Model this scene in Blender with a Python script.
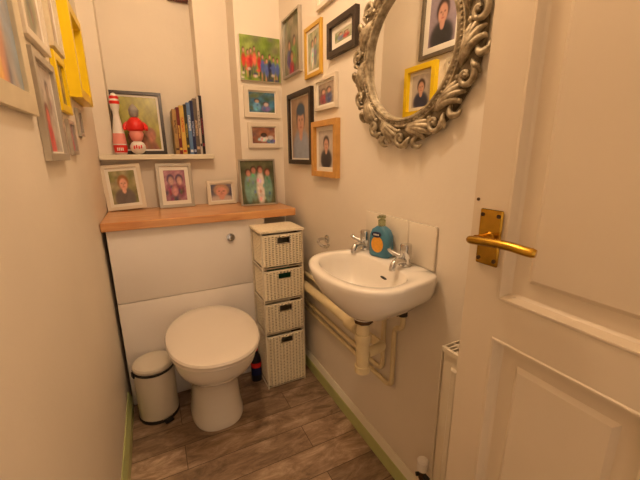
import bpy, math, random
import numpy as np
from mathutils import Vector, Matrix

random.seed(7)
for o in list(bpy.data.objects):
    bpy.data.objects.remove(o, do_unlink=True)
SC = bpy.context.scene
COL = SC.collection
PI = math.pi

# ------------------------------------------------------------------ camera, world, lamp, exposure
cam_d = bpy.data.cameras.new('camera')
cam_d.sensor_width = 36.0
cam_d.lens = 36.0 * 338.77 / 640.0
cam_d.clip_start = 0.02
cam = bpy.data.objects.new('camera', cam_d)
COL.objects.link(cam)
_r = Vector((0.89465356, -0.44670199, -0.00723445))
_u = Vector((0.11516448, 0.21494477, 0.9698123))
_f = Vector((0.43166207, 0.86847918, -0.24374531))
_m = Matrix((_r, _u, -_f)).transposed().to_4x4()
_m.translation = Vector((0.1575, -1.6517, 1.1745))
cam.matrix_world = _m
SC.camera = cam

world = bpy.data.worlds.new('ambient_fill')  # even warm fill added for soft light, not an actual hallway source
SC.world = world
world.use_nodes = True
_bg = world.node_tree.nodes['Background']
_bg.inputs[0].default_value = (1.0, 0.70, 0.46, 1)
_bg.inputs[1].default_value = .65

SC.view_settings.view_transform = 'Standard'
SC.view_settings.look = 'None'
SC.view_settings.gamma = 1.0
SC.view_settings.use_curve_mapping = False
SC.view_settings.exposure = 0.47

BULB_POS = (0.35, -0.78, 2.20)
BULB_STRENGTH = 245.0
BULB_COLOR = (1.0, 0.71, 0.46)

# ------------------------------------------------------------------ helpers
def lin(c):
    return tuple(((v / 255.0) / 12.92 if v / 255.0 <= 0.04045 else ((v / 255.0 + 0.055) / 1.055) ** 2.4) for v in c)

def mat(name, rgb, rough=0.5, metal=0.0, noise=0.0, nscale=20.0, bump=0.0, bscale=200.0, rgb2=None, coat=0.0, stretch=None, trans=0.0, ior=1.45):
    m = bpy.data.materials.new(name)
    m.use_nodes = True
    nt = m.node_tree
    b = nt.nodes['Principled BSDF']
    c1 = lin(rgb)
    b.inputs['Base Color'].default_value = (*c1, 1)
    b.inputs['Roughness'].default_value = rough
    b.inputs['Metallic'].default_value = metal
    b.inputs['IOR'].default_value = ior
    if coat:
        b.inputs['Coat Weight'].default_value = coat
        b.inputs['Coat Roughness'].default_value = 0.1
    if trans:
        b.inputs['Transmission Weight'].default_value = trans
    tc = nt.nodes.new('ShaderNodeTexCoord')
    vec = tc.outputs['Object']
    if stretch:
        mp = nt.nodes.new('ShaderNodeMapping')
        mp.inputs['Scale'].default_value = stretch
        nt.links.new(vec, mp.inputs['Vector'])
        vec = mp.outputs['Vector']
    if noise or rgb2:
        n = nt.nodes.new('ShaderNodeTexNoise')
        n.inputs['Scale'].default_value = nscale
        n.inputs['Detail'].default_value = 5
        nt.links.new(vec, n.inputs['Vector'])
        r = nt.nodes.new('ShaderNodeValToRGB')
        c2 = lin(rgb2) if rgb2 else tuple(v * (1 - noise) for v in c1)
        r.color_ramp.elements[0].position = 0.32
        r.color_ramp.elements[1].position = 0.68
        r.color_ramp.elements[0].color = (*c2, 1)
        r.color_ramp.elements[1].color = (*c1, 1)
        nt.links.new(n.outputs['Fac'], r.inputs['Fac'])
        nt.links.new(r.outputs['Color'], b.inputs['Base Color'])
    if bump:
        n2 = nt.nodes.new('ShaderNodeTexNoise')
        n2.inputs['Scale'].default_value = bscale
        n2.inputs['Detail'].default_value = 3
        nt.links.new(vec, n2.inputs['Vector'])
        bp = nt.nodes.new('ShaderNodeBump')
        bp.inputs['Strength'].default_value = bump
        bp.inputs['Distance'].default_value = 0.002
        nt.links.new(n2.outputs['Fac'], bp.inputs['Height'])
        nt.links.new(bp.outputs['Normal'], b.inputs['Normal'])
    return m

class MB:
    def __init__(self):
        self.v = []; self.f = []; self.mi = []; self.cur = 0
    def add(self, vs, fs):
        o = len(self.v)
        self.v += [tuple(p) for p in vs]
        for q in fs:
            self.f.append(tuple(i + o for i in q)); self.mi.append(self.cur)
    def box(self, x0, x1, y0, y1, z0, z1, b=0.0):
        if x1 < x0: x0, x1 = x1, x0
        if y1 < y0: y0, y1 = y1, y0
        if z1 < z0: z0, z1 = z1, z0
        if b <= 0:
            vs = [(x, y, z) for x in (x0, x1) for y in (y0, y1) for z in (z0, z1)]
            fs = [(0, 1, 3, 2), (4, 6, 7, 5), (0, 4, 5, 1), (2, 3, 7, 6), (0, 2, 6, 4), (1, 5, 7, 3)]
            self.add(vs, fs); return
        # chamfered box: loft of octagon-ish rings in z
        def ring(ix, z):
            i = ix
            return [(x0 + i + b, y0 + i, z), (x1 - i - b, y0 + i, z), (x1 - i, y0 + i + b, z), (x1 - i, y1 - i - b, z),
                    (x1 - i - b, y1 - i, z), (x0 + i + b, y1 - i, z), (x0 + i, y1 - i - b, z), (x0 + i, y0 + i + b, z)]
        self.loft([ring(b, z0), ring(b * .3, z0 + b * .3), ring(0, z0 + b), ring(0, z1 - b), ring(b * .3, z1 - b * .3), ring(b, z1)], True, True)
    def loft(self, rings, cap0=False, cap1=False, close=False):
        n = len(rings[0]); o = len(self.v)
        for r in rings: self.v += [tuple(p) for p in r]
        m = len(rings)
        for i in range(m if close else m - 1):
            j = (i + 1) % m
            for k in range(n):
                l = (k + 1) % n
                self.f.append((o + i * n + k, o + i * n + l, o + j * n + l, o + j * n + k)); self.mi.append(self.cur)
        if cap0: self.f.append(tuple(o + k for k in reversed(range(n)))); self.mi.append(self.cur)
        if cap1: self.f.append(tuple(o + (m - 1) * n + k for k in range(n))); self.mi.append(self.cur)
    def tube(self, pts, rad, n=10, caps=True, flat=1.0, up=None):
        P = [Vector(p) for p in pts]
        R = rad if isinstance(rad, (list, tuple)) else [rad] * len(P)
        T = []
        for i in range(len(P)):
            a = P[max(i - 1, 0)]; b = P[min(i + 1, len(P) - 1)]
            T.append((b - a).normalized())
        ref = Vector(up) if up else (Vector((0, 0, 1)) if abs(T[0].z) < .9 else Vector((1, 0, 0)))
        u = (ref - T[0] * ref.dot(T[0])).normalized()
        rings = []
        for i, p in enumerate(P):
            u = (u - T[i] * u.dot(T[i]))
            if u.length < 1e-6: u = T[i].orthogonal()
            u.normalize()
            w = T[i].cross(u)
            rings.append([p + (w * math.cos(2 * PI * k / n) + u * math.sin(2 * PI * k / n) * flat) * R[i] for k in range(n)])
        self.loft(rings, caps, caps)
    def lathe(self, prof, c=(0, 0, 0), axis='z', n=32, cap0=True, cap1=True):
        rings = []
        for r, h in prof:
            ring = []
            for k in range(n):
                a = 2 * PI * k / n
                x, y = r * math.cos(a), r * math.sin(a)
                if axis == 'z': q = (x, y, h)
                elif axis == 'x': q = (h, x, y)
                else: q = (x, h, -y)
                ring.append((c[0] + q[0], c[1] + q[1], c[2] + q[2]))
            rings.append(ring)
        self.loft(rings, cap0, cap1)
    def ellipsoid(self, c, r, n=20, m=12):
        prof = [(max(math.sin(PI * i / m), 0.02), -math.cos(PI * i / m)) for i in range(m + 1)]
        rings = [[(c[0] + r[0] * a * math.cos(2 * PI * k / n), c[1] + r[1] * a * math.sin(2 * PI * k / n), c[2] + r[2] * h) for k in range(n)] for a, h in prof]
        self.loft(rings, True, True)
    def prism(self, poly, z0, z1, b=0.0):
        # poly ccw in xy
        self.loft([[(x, y, z0) for x, y in poly], [(x, y, z1) for x, y in poly]], True, True)
    def build(self, name, material, parent=None, smooth=True, angle=35, bevel=0.0, loc=None):
        me = bpy.data.meshes.new(name)
        me.from_pydata(self.v, [], self.f)
        mats = material if isinstance(material, (list, tuple)) else [material]
        for q in mats: me.materials.append(q)
        if len(mats) > 1:
            me.polygons.foreach_set('material_index', self.mi)
        bm_fix(me)
        if smooth:
            me.polygons.foreach_set('use_smooth', [True] * len(me.polygons))
            me.set_sharp_from_angle(angle=math.radians(angle))
        o = bpy.data.objects.new(name, me)
        COL.objects.link(o)
        if parent is not None: o.parent = parent
        if loc: o.location = loc
        if bevel:
            md = o.modifiers.new('bevel', 'BEVEL'); md.width = bevel; md.segments = 2; md.limit_method = 'ANGLE'
        return o

import bmesh
def bm_fix(me):
    bm = bmesh.new(); bm.from_mesh(me)
    bmesh.ops.recalc_face_normals(bm, faces=bm.faces)
    bm.to_mesh(me); bm.free()

def tag(o, label=None, cat=None, group=None, kind=None):
    if label: o['label'] = label
    if cat: o['category'] = cat
    if group: o['group'] = group
    if kind: o['kind'] = kind
    return o

def thing(name, label, cat, loc=(0, 0, 0), rot=(0, 0, 0), group=None, kind=None):
    o = bpy.data.objects.new(name, None)
    o.empty_display_size = 0.05
    COL.objects.link(o)
    o.location = loc; o.rotation_euler = rot
    return tag(o, label, cat, group, kind)

def smoothpath(pts, n=6):
    P = [Vector(p) for p in pts]; out = []
    for i in range(len(P) - 1):
        p0 = P[max(i - 1, 0)]; p1 = P[i]; p2 = P[i + 1]; p3 = P[min(i + 2, len(P) - 1)]
        for k in range(n):
            t = k / n
            out.append(0.5 * ((2 * p1) + (p2 - p0) * t + (2 * p0 - 5 * p1 + 4 * p2 - p3) * t * t + (3 * p1 - p0 - 3 * p2 + p3) * t ** 3))
    out.append(P[-1]); return out

def bentpath(pts, r, n=6):
    # straight runs with rounded corners
    P = [Vector(p) for p in pts]; out = [P[0]]
    for i in range(1, len(P) - 1):
        a = (P[i - 1] - P[i]); b = (P[i + 1] - P[i])
        rr = min(r, a.length * .49, b.length * .49)
        A = P[i] + a.normalized() * rr; B = P[i] + b.normalized() * rr
        for k in range(n + 1):
            t = k / n
            out.append(A * (1 - t) ** 2 + P[i] * 2 * t * (1 - t) + B * t * t)
    out.append(P[-1]); return out

# ------------------------------------------------------------------ materials
M = {}
M['wall'] = mat('wall_paint', (238, 227, 210), .65, noise=.05, nscale=3, bump=.25, bscale=60)
M['ceiling'] = mat('ceiling_paint', (240, 236, 228), .8)
M['gloss_white'] = mat('door_gloss_paint', (220, 204, 180), .28, noise=.05, nscale=5, bump=.08, bscale=40)
M['green'] = mat('green_gloss_paint', (196, 202, 136), .3, noise=.10, nscale=14)
M['cream'] = mat('cream_paint', (230, 222, 200), .4, noise=.05, nscale=10)
M['laminate'] = mat('white_laminate', (240, 233, 226), .38, noise=.03, nscale=4)
M['ceramic'] = mat('white_ceramic', (244, 238, 228), .12, coat=.6)
M['seatplastic'] = mat('seat_plastic', (238, 228, 214), .16, coat=.4)
M['chrome'] = mat('chrome', (205, 205, 205), .1, 1.0)
M['brass'] = mat('aged_brass', (205, 160, 60), .25, 1.0, noise=.35, nscale=30)
M['pewter'] = mat('antique_pewter', (196, 182, 154), .48, .45, rgb2=(128, 114, 90), nscale=60, bump=.3, bscale=150)
M['pewter_dark'] = mat('antique_pewter_dark', (126, 112, 88), .6, .35, rgb2=(92, 80, 60), nscale=60)
M['silver'] = mat('silver_frame', (190, 182, 168), .3, .6)
M['mirror'] = mat('mirror_glass', (240, 240, 238), .0, 1.0)
M['white_frame'] = mat('white_painted_frame', (226, 214, 194), .35)
M['cream_frame'] = mat('cream_painted_frame', (222, 208, 178), .4, noise=.08, nscale=20)
M['yellow_frame'] = mat('yellow_painted_frame', (242, 206, 20), .35)
M['black_frame'] = mat('dark_wood_frame', (58, 44, 34), .35, noise=.3, nscale=30)
M['grey_frame'] = mat('grey_painted_frame', (112, 100, 82), .4, noise=.2, nscale=30)
M['oak_frame'] = mat('oak_frame', (214, 160, 84), .4, noise=.18, nscale=30)
M['gold_frame'] = mat('gold_frame', (216, 172, 66), .35, .3)
M['mount'] = mat('mount_card', (236, 230, 218), .8)
M['backing'] = mat('frame_backing', (120, 88, 58), .8)
M['wicker'] = mat('white_wicker', (250, 240, 216), .55, rgb2=(236, 222, 190), nscale=120)
M['gap_shade'] = mat('brown_gap_shade', (112, 84, 54), .9)  # shade inside the drawers, put into a flat brown colour
M['wicker_frame'] = mat('white_cane_frame', (232, 220, 196), .5, noise=.12, nscale=60)
M['dark'] = mat('dark_rubber', (30, 26, 24), .5)
M['pipe'] = mat('painted_pipe', (232, 214, 170), .35, noise=.08, nscale=25)
M['grime'] = mat('aged_brass_nut', (88, 62, 38), .45, .5, noise=.3, nscale=60)
M['bin'] = mat('cream_enamel', (222, 212, 194), .3, coat=.3)
M['tile'] = mat('white_tile', (232, 222, 204), .15, coat=.4)
M['soap'] = mat('teal_soap', (84, 152, 184), .15, coat=.3, trans=.35)
M['clear'] = mat('clear_plastic', (190, 196, 150), .08, trans=.75)
M['duck'] = mat('orange_label', (240, 170, 60), .4, noise=.15, nscale=120)
M['navy'] = mat('navy_label', (26, 34, 78), .4)
M['white'] = mat('white_plastic', (236, 230, 222), .4)
M['red'] = mat('red_plastic', (222, 42, 34), .35)
M['pink'] = mat('pink_plastic', (236, 150, 140), .4)
M['greyplastic'] = mat('grey_plastic', (150, 144, 140), .4)
M['blackplastic'] = mat('black_plastic', (28, 26, 34), .35)
M['rad'] = mat('radiator_enamel', (228, 216, 194), .3)
M['paper'] = mat('book_pages', (224, 208, 170), .8, noise=.15, nscale=200, stretch=(8, 1, .2))
M['oak'] = None

def wood_mat():
    m = mat('oak_worktop', (216, 160, 100), .3, coat=.25)
    nt = m.node_tree; b = nt.nodes['Principled BSDF']
    tc = nt.nodes.new('ShaderNodeTexCoord'); mp = nt.nodes.new('ShaderNodeMapping')
    mp.inputs['Scale'].default_value = (2.0, 26, 26)
    n = nt.nodes.new('ShaderNodeTexNoise'); n.inputs['Scale'].default_value = 2.2; n.inputs['Detail'].default_value = 8; n.inputs['Distortion'].default_value = .6
    r = nt.nodes.new('ShaderNodeValToRGB')
    r.color_ramp.elements[0].position = .3; r.color_ramp.elements[1].position = .7
    r.color_ramp.elements[0].color = (*lin((196, 130, 76)), 1); r.color_ramp.elements[1].color = (*lin((226, 172, 114)), 1)
    nt.links.new(tc.outputs['Object'], mp.inputs['Vector']); nt.links.new(mp.outputs['Vector'], n.inputs['Vector'])
    nt.links.new(n.outputs['Fac'], r.inputs['Fac']); nt.links.new(r.outputs['Color'], b.inputs['Base Color'])
    return m
M['oak'] = wood_mat()

def floor_mat():
    m = bpy.data.materials.new('vinyl_plank_floor'); m.use_nodes = True
    nt = m.node_tree; b = nt.nodes['Principled BSDF']; L = nt.links.new
    b.inputs['Roughness'].default_value = .38
    tc = nt.nodes.new('ShaderNodeTexCoord')
    mp = nt.nodes.new('ShaderNodeMapping'); mp.inputs['Location'].default_value = (.31, .228, 0)
    L(tc.outputs['Object'], mp.inputs['Vector'])
    br = nt.nodes.new('ShaderNodeTexBrick')
    br.offset = .5; br.inputs['Scale'].default_value = 1.0
    br.inputs['Brick Width'].default_value = .95; br.inputs['Row Height'].default_value = .125
    br.inputs['Mortar Size'].default_value = .0014; br.inputs['Mortar Smooth'].default_value = .2; br.inputs['Bias'].default_value = 0
    br.inputs['Color1'].default_value = (0, 0, 0, 1); br.inputs['Color2'].default_value = (1, 1, 1, 1); br.inputs['Mortar'].default_value = (.5, .5, .5, 1)
    L(mp.outputs['Vector'], br.inputs['Vector'])
    # grain, shifted plank by plank
    m2 = nt.nodes.new('ShaderNodeMapping'); m2.inputs['Scale'].default_value = (4.5, 11, 1)
    add = nt.nodes.new('ShaderNodeVectorMath'); add.operation = 'MULTIPLY_ADD'
    add.inputs[1].default_value = (9, 5, 7)
    L(br.outputs['Color'], add.inputs[0]); L(tc.outputs['Object'], add.inputs[2]); L(add.outputs[0], m2.inputs['Vector'])
    n = nt.nodes.new('ShaderNodeTexNoise'); n.inputs['Scale'].default_value = 1.6; n.inputs['Detail'].default_value = 9; n.inputs['Distortion'].default_value = .5; n.inputs['Roughness'].default_value = .72
    L(m2.outputs['Vector'], n.inputs['Vector'])
    r = nt.nodes.new('ShaderNodeValToRGB')
    e = r.color_ramp.elements
    e[0].position = .30; e[0].color = (*lin((104, 84, 68)), 1)
    e[1].position = .70; e[1].color = (*lin((232, 204, 174)), 1)
    k = e.new(.5); k.color = (*lin((174, 146, 120)), 1)
    L(n.outputs['Fac'], r.inputs['Fac'])
    mul = nt.nodes.new('ShaderNodeMixRGB'); mul.blend_type = 'MULTIPLY'; mul.inputs[0].default_value = 1
    r2 = nt.nodes.new('ShaderNodeValToRGB')
    r2.color_ramp.elements[0].color = (.58, .56, .55, 1); r2.color_ramp.elements[1].color = (1, 1, 1, 1)
    L(br.outputs['Color'], r2.inputs['Fac']); L(r.outputs['Color'], mul.inputs[1]); L(r2.outputs['Color'], mul.inputs[2])
    mx = nt.nodes.new('ShaderNodeMixRGB'); mx.inputs[2].default_value = (*lin((84, 66, 54)), 1)
    L(br.outputs['Fac'], mx.inputs[0]); L(mul.outputs[0], mx.inputs[1]); L(mx.outputs[0], b.inputs['Base Color'])
    return m
M['floor'] = floor_mat()

def print_mat():
    m = bpy.data.materials.new('photo_print'); m.use_nodes = True
    nt = m.node_tree; b = nt.nodes['Principled BSDF']
    a = nt.nodes.new('ShaderNodeAttribute'); a.attribute_name = 'print'
    nt.links.new(a.outputs['Color'], b.inputs['Base Color'])
    b.inputs['Roughness'].default_value = .3
    return m
M['print'] = print_mat()

# ------------------------------------------------------------------ the setting
WL, WR, YB, YF, ZC = -0.048, 0.866, 0.39, -2.02, 2.42
def struct(name, mb, m, **k):
    return tag(mb.build(name, m, **k), kind='structure')
b = MB(); b.box(-.2, 1.0, -2.6, .6, -.05, 0); struct('floor', b, M['floor'], smooth=False)
b = MB(); b.box(-.2, 1.0, -2.1, .6, ZC, ZC + .05); struct('ceiling', b, M['ceiling'], smooth=False)
b = MB(); b.box(-.2, WL, -2.1, .6, 0, ZC); struct('wall_left', b, M['wall'], smooth=False)
b = MB(); b.box(WR, 1.0, -2.1, .6, 0, ZC); struct('wall_right', b, M['wall'], smooth=False)
b = MB()
b.box(WL, .457, .39, .6, 0, 1.155)                     # flush wall under the alcove
b.box(WL, .020, .39, .6, 1.155, ZC)                    # narrow nib left of the alcove
b.box(.020, .457, .525, .6, 1.155, ZC)                 # back of the alcove
b.box(.457, .626, .39, .6, 0, ZC)
b.box(.626, WR, .235, .6, 0, ZC)                       # boxed-out part in the right corner
struct('wall_back', b, M['wall'], smooth=False)
b = MB()
b.box(-.2, -.02, YF - .1, YF, 0, ZC); b.box(.735, 1.0, YF - .1, YF, 0, ZC); b.box(-.02, .735, YF - .1, YF, 2.03, ZC)
struct('wall_front', b, M['wall'], smooth=False)

def skirting(name, x0, x1, y0, y1, plain=False):
    # x0 wall side, x1 room side
    d = 1 if x1 > x0 else -1
    prof = [(x0, 0), (x1, 0), (x1, .058), (x1 - d * .002, .063), (x1 - d * .008, .078), (x0 + d * .004, .090), (x0, .090)]
    b = MB()
    n = len(prof)
    o = 0
    b.v = [(x, y0, z) for x, z in prof] + [(x, y1, z) for x, z in prof]
    for k in range(n):
        l = (k + 1) % n
        b.f.append((k, l, n + l, n + k)); b.mi.append(1 if k in (3, 4, 5) and not plain else 0)
    b.f.append(tuple(reversed(range(n)))); b.mi.append(0); b.f.append(tuple(range(n, 2 * n))); b.mi.append(0)
    struct(name, b, [M['green'], M['cream']], smooth=False)
skirting('baseboard_left', WL, WL + .016, YF, -.005, True)
skirting('baseboard_right', WR, WR - .018, YF, .235)

# ------------------------------------------------------------------ door (stands open against the right wall)
DX0, DX1, DY0, DY1 = .700, .735, -1.945, -1.213
def door():
    b = MB()
    z0, z1 = .012, 1.985
    b.box(DX0 + .019, DX1, DY0, DY1, z0, z1)
    cols = [(-1.525, -1.283), (-1.875, -1.633)]
    rows = [(.20, .842), (.918, 1.84)]
    ys = sorted([DY0, DY1] + [y for c in cols for y in c]); zs = sorted([z0, z1] + [z for r in rows for z in r])
    for i in range(len(ys) - 1):
        for j in range(len(zs) - 1):
            y, yy, z, zz = ys[i], ys[i + 1], zs[j], zs[j + 1]
            if (y, yy) in [tuple(sorted(c)) for c in cols] and (z, zz) in rows:
                loops = [(0, 0), (.002, -.002), (.005, -.002), (.007, .002), (.010, .013), (.013, .016), (.015, .017), (.042, .017), (.050, .010)]
                rings = [[(DX0 + d, y + q, z + q), (DX0 + d, yy - q, z + q), (DX0 + d, yy - q, zz - q), (DX0 + d, y + q, zz - q)] for q, d in loops]
                b.loft(rings, False, True)
            else:
                b.add([(DX0, y, z), (DX0, yy, z), (DX0, yy, zz), (DX0, y, zz)], [(0, 1, 2, 3)])
    for y in (DY0, DY1):
        b.add([(DX0, y, z0), (DX1, y, z0), (DX1, y, z1), (DX0, y, z1)], [(0, 1, 2, 3)])
    for z in (z0, z1):
        b.add([(DX0, DY0, z), (DX1, DY0, z), (DX1, DY1, z), (DX0, DY1, z)], [(0, 1, 2, 3)])
    d = b.build('door_1', M['gloss_white'], angle=20)
    tag(d, kind='structure')
    # backplate
    py, pz = -1.255, 1.027
    p = MB()
    p.box(DX0 - .006, DX0 - .0005, py - .0225, py + .0225, pz - .051, pz + .051, b=.002)
    bp = p.build('backplate', M['brass'], d); bp['label'] = 'brass plate with four screws'
    for sy in (-1, 1):
        for sz in (-1, 1):
            s = MB(); s.lathe([(.0036, -.0075), (.0036, -.006)], (DX0, py + sy * .0160, pz + sz * .041), 'x', 12); s.build('screw', M['grime'], bp)
    h = MB()
    h.lathe([(.0115, -.012), (.0095, -.016), (.0085, -.042), (.009, -.044)], (DX0 + .006, py, pz), 'x', 18)
    pts = smoothpath([(DX0 - .040, py + .012, pz - .001), (DX0 - .043, py, pz), (DX0 - .043, py - .03, pz + .003), (DX0 - .042, py - .065, pz + .004), (DX0 - .040, py - .092, pz + .002), (DX0 - .036, py - .105, pz + .001)], 6)
    rs = [.0066 + .0024 * math.sin(PI * min(1, i / 5) / 2) for i in range(len(pts))]
    rs = [r if i < len(pts) - 4 else r * (1 - .08 * (i - len(pts) + 4)) for i, r in enumerate(rs)]
    h.tube(pts, rs, 14, flat=.85)
    lv = h.build('lever_handle', M['brass'], d); lv['label'] = 'brass lever handle'
    k = MB(); k.lathe([(.003, -.002), (.003, .002)], (DX0, -1.222, 1.093), 'x', 10); k.build('screw_head', M['grime'], d)
    for hz in (.25, 1.0, 1.75):
        k = MB(); k.box(DX0 + .004, DX1 - .004, DY0 - .004, DY0 - .0005, hz - .04, hz + .04); k.tube([(DX0 - .004, DY0 - .004, hz - .04), (DX0 - .004, DY0 - .004, hz + .04)], .005, 10)
        k.build('hinge', M['brass'], d)
door()

# ------------------------------------------------------------------ ceiling lamp (out of frame above; it lights the room)
t = thing('ceiling_light', 'bare bulb in a white holder hanging from the ceiling, above the frame', 'lamp', (BULB_POS[0], BULB_POS[1], ZC))
b = MB(); b.lathe([(.045, -.001), (.045, -.012), (.03, -.026), (.006, -.03)]); b.build('ceiling_rose', M['white'], t)
b = MB(); b.lathe([(.003, -.028), (.003, -.095)], n=10); b.build('cord', M['white'], t)
b = MB(); b.lathe([(.008, -.09), (.018, -.1), (.02, -.14), (.016, -.148)]); b.build('bulb_holder', M['white'], t)
bm_ = bpy.data.materials.new('lit_bulb'); bm_.use_nodes = True
_n = bm_.node_tree; _p = _n.nodes['Principled BSDF']
_p.inputs['Base Color'].default_value = (1, .9, .7, 1)
_p.inputs['Emission Color'].default_value = (*BULB_COLOR, 1); _p.inputs['Emission Strength'].default_value = BULB_STRENGTH
b = MB(); b.ellipsoid((0, 0, BULB_POS[2] - ZC), (.036, .036, .042), 14, 10); b.build('bulb', bm_, t)

# ------------------------------------------------------------------ concealed cistern cabinet, worktop
CX0, CX1 = -.031, .662
t = thing('cistern_cabinet', 'white two-panel cabinet hiding the cistern behind the toilet', 'cabinet', (.31, 0, 0))
def rel(o, t): o.location = -Vector(t.location); return o
b = MB(); b.box(CX0, CX1, 0, .018, .532, .866, .0015); rel(b.build('access_panel', M['laminate'], t), t)
b = MB(); b.box(CX0, CX1, 0, .018, .006, .529, .0015); rel(b.build('lower_panel', M['laminate'], t), t)
for x in (CX0 + .004, CX1 - .022):
    b = MB(); b.box(x, x + .018, .019, .225, .006, .862); rel(b.build('side_panel', M['laminate'], t), t)
b = MB(); b.lathe([(.0205, -.0005), (.0205, -.006), (.0185, -.009), (.0155, -.0095), (.0150, -.006), (.0145, -.006), (.0135, -.0105), (.004, -.0115)], (.486, 0, .784), 'y', 36)
fb = rel(b.build('flush_button', M['chrome'], t), t); fb['label'] = 'round chrome flush button'

poly = [(WL + .002, -.022), (.822, -.022), (.830, -.014), (.830, .233), (.624, .233), (.624, .388), (WL + .002, .388)]
b = MB(); b.prism(poly, .868, .905)
tag(b.build('worktop', M['oak'], bevel=.004, smooth=False), 'orange oak worktop shelf over the cistern cabinet, holding four framed photos', 'worktop')

b = MB(); b.box(WL + .002, .497, .328, .388, 1.157, 1.183, .003); b.box(.022, .455, .388, .523, 1.157, 1.183)
tag(b.build('alcove_shelf', M['cream'], smooth=False), 'cream painted shelf across the alcove, holding toys, a framed photo and books', 'shelf')

# ------------------------------------------------------------------ toilet
def egg(cx, yf, yb, a, z, n=64, taper=.12, e=2.25):
    yc = yf + (yb - yf) * .50; bb = (yb - yf) / 2; r = []
    for k in range(n):
        t = 2 * PI * k / n
        c, s = math.cos(t), math.sin(t)
        x = a * math.copysign(abs(c) ** (2 / e), c); y = math.copysign(abs(s) ** (2 / e), s)
        x *= 1 - taper * max(y, 0) ** 2
        r.append((cx + x, yc + bb * y, z))
    return r
TX = .327
t = thing('toilet', 'white back-to-wall toilet with closed lid against the cistern cabinet', 'toilet', (TX, -.25, 0))
b = MB()
secs = [(0, .116, -.338), (.012, .119, -.341), (.03, .116, -.336), (.08, .109, -.325), (.14, .106, -.320), (.19, .108, -.328), (.23, .117, -.350),
        (.262, .131, -.386), (.295, .148, -.428), (.325, .160, -.460), (.355, .168, -.480), (.385, .173, -.492), (.404, .175, -.497), (.410, .171, -.493)]
rings = [egg(TX, yf, -.004, a, z, taper=.1, e=2.5) for z, a, yf in secs]
rings.append(egg(TX, -.455, -.05, .135, .410, taper=.1))
rings.append(egg(TX, -.43, -.09, .11, .33, taper=.1))
rings.append(egg(TX, -.33, -.15, .06, .22, taper=.1))
b.loft(rings, True, True)
rel(b.build('pan', M['ceramic'], t), t)
b = MB()
b.loft([egg(TX, -.516, -.030, .179, .412), egg(TX, -.524, -.022, .184, .418), egg(TX, -.522, -.024, .182, .4265),
        egg(TX, -.44, -.09, .12, .4265), egg(TX, -.44, -.09, .12, .412)], close=True)
rel(b.build('seat', M['seatplastic'], t), t)
b = MB()
b.loft([egg(TX, -.524, -.010, .181, .4275), egg(TX, -.532, -.003, .187, .432), egg(TX, -.534, -.001, .188, .440), egg(TX, -.529, -.005, .184, .448),
        egg(TX, -.516, -.016, .175, .4525), egg(TX, -.46, -.07, .135, .4555), egg(TX, -.35, -.17, .06, .457), egg(TX, -.28, -.24, .01, .4575)], True, True)
rel(b.build('lid', M['seatplastic'], t), t)
for s in (-1, 1):
    b = MB(); b.tube([(TX + s * .075 - .022, -.018, .4195), (TX + s * .075 + .022, -.018, .4195)], .0065, 12)
    rel(b.build('hinge', M['chrome'], t), t)

# ------------------------------------------------------------------ pedal bin
BX, BY = .079, -.092
BK = 1.045
t = thing('pedal_bin', 'small cream pedal bin with domed lid between the left wall and the toilet', 'bin', (BX, BY, 0))
b = MB(); b.lathe([(.078, .004), (.082, .010), (.083, .016), (.083, .236), (.080, .238)]); b.build('body', M['bin'], t)
b = MB(); b.lathe([(.0845, .0), (.0855, .004), (.0855, .013), (.0835, .016)]); rb = b.build('base_ring', M['dark'], t); rb['label'] = 'black plastic base ring'
b = MB(); b.lathe([(.0845, .232), (.0865, .235), (.0865, .2415), (.084, .243)]); rb = b.build('rim', M['dark'], t); rb['label'] = 'black rim under the lid'
b = MB(); b.lathe([(.083, .244), (.085, .247), (.085, .257), (.080, .264), (.06, .2695), (.03, .272), (.004, .273)]); b.build('lid', M['bin'], t)
b = MB(); b.box(-.020, .020, .082, .098, .228, .250, .003); rel_o = b.build('lid_hinge', M['dark'], t)
rel_o.rotation_euler = (0, 0, math.radians(-84))
b = MB(); b.box(-.019, .019, -.108, -.080, .006, .012, .002); b.box(-.016, .016, -.110, -.092, .010, .016, .002)
pd = b.build('pedal', M['dark'], t); pd.rotation_euler = (0, 0, math.radians(22))
b = MB(); b.tube(smoothpath([(-.022, -.083, .014), (-.016, -.094, .024), (0, -.098, .028), (.016, -.094, .024), (.022, -.083, .014)]), .0025, 8)
pd = b.build('pedal_arm', M['chrome'], t); pd.rotation_euler = (0, 0, math.radians(22))
for sx in (-1, 1):
    b = MB(); b.box(sx * .083, sx * .0905, -.012, .012, .222, .246, .002); e_ = b.build('lid_pivot', M['dark'], t); e_.rotation_euler = (0, 0, math.radians(20))
t.scale = (1.02, 1.02, 1.035)

# ------------------------------------------------------------------ toilet cleaner bottle
t = thing('cleaner_bottle', 'dark bottle with a red label on the floor between toilet and wicker drawers', 'bottle', (.556, -.075, 0), (0, 0, math.radians(-10)))
def oval(a, c, z, n=24): return [(a * math.cos(2 * PI * k / n), c * math.sin(2 * PI * k / n), z) for k in range(n)]
b = MB(); b.loft([oval(.024, .018, .001), oval(.027, .021, .006), oval(.027, .021, .12), oval(.022, .017, .15), oval(.014, .013, .168), oval(.012, .012, .18)], True, True)
b.build('bottle_body', M['blackplastic'], t)
b = MB(); b.lathe([(.0135, .181), (.0135, .205), (.011, .212), (.006, .222)]); b.build('cap', M['red'], t)
b = MB(); b.loft([oval(.0275, .0215, .04), oval(.0275, .0215, .085)]); lb = b.build('bottle_label', M['navy'], t); lb['label'] = 'navy wrap label'
b = MB(); b.loft([oval(.0278, .0218, .085), oval(.0278, .0218, .112)]); lb = b.build('label_band', M['red'], t); lb['label'] = 'red band'

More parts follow.
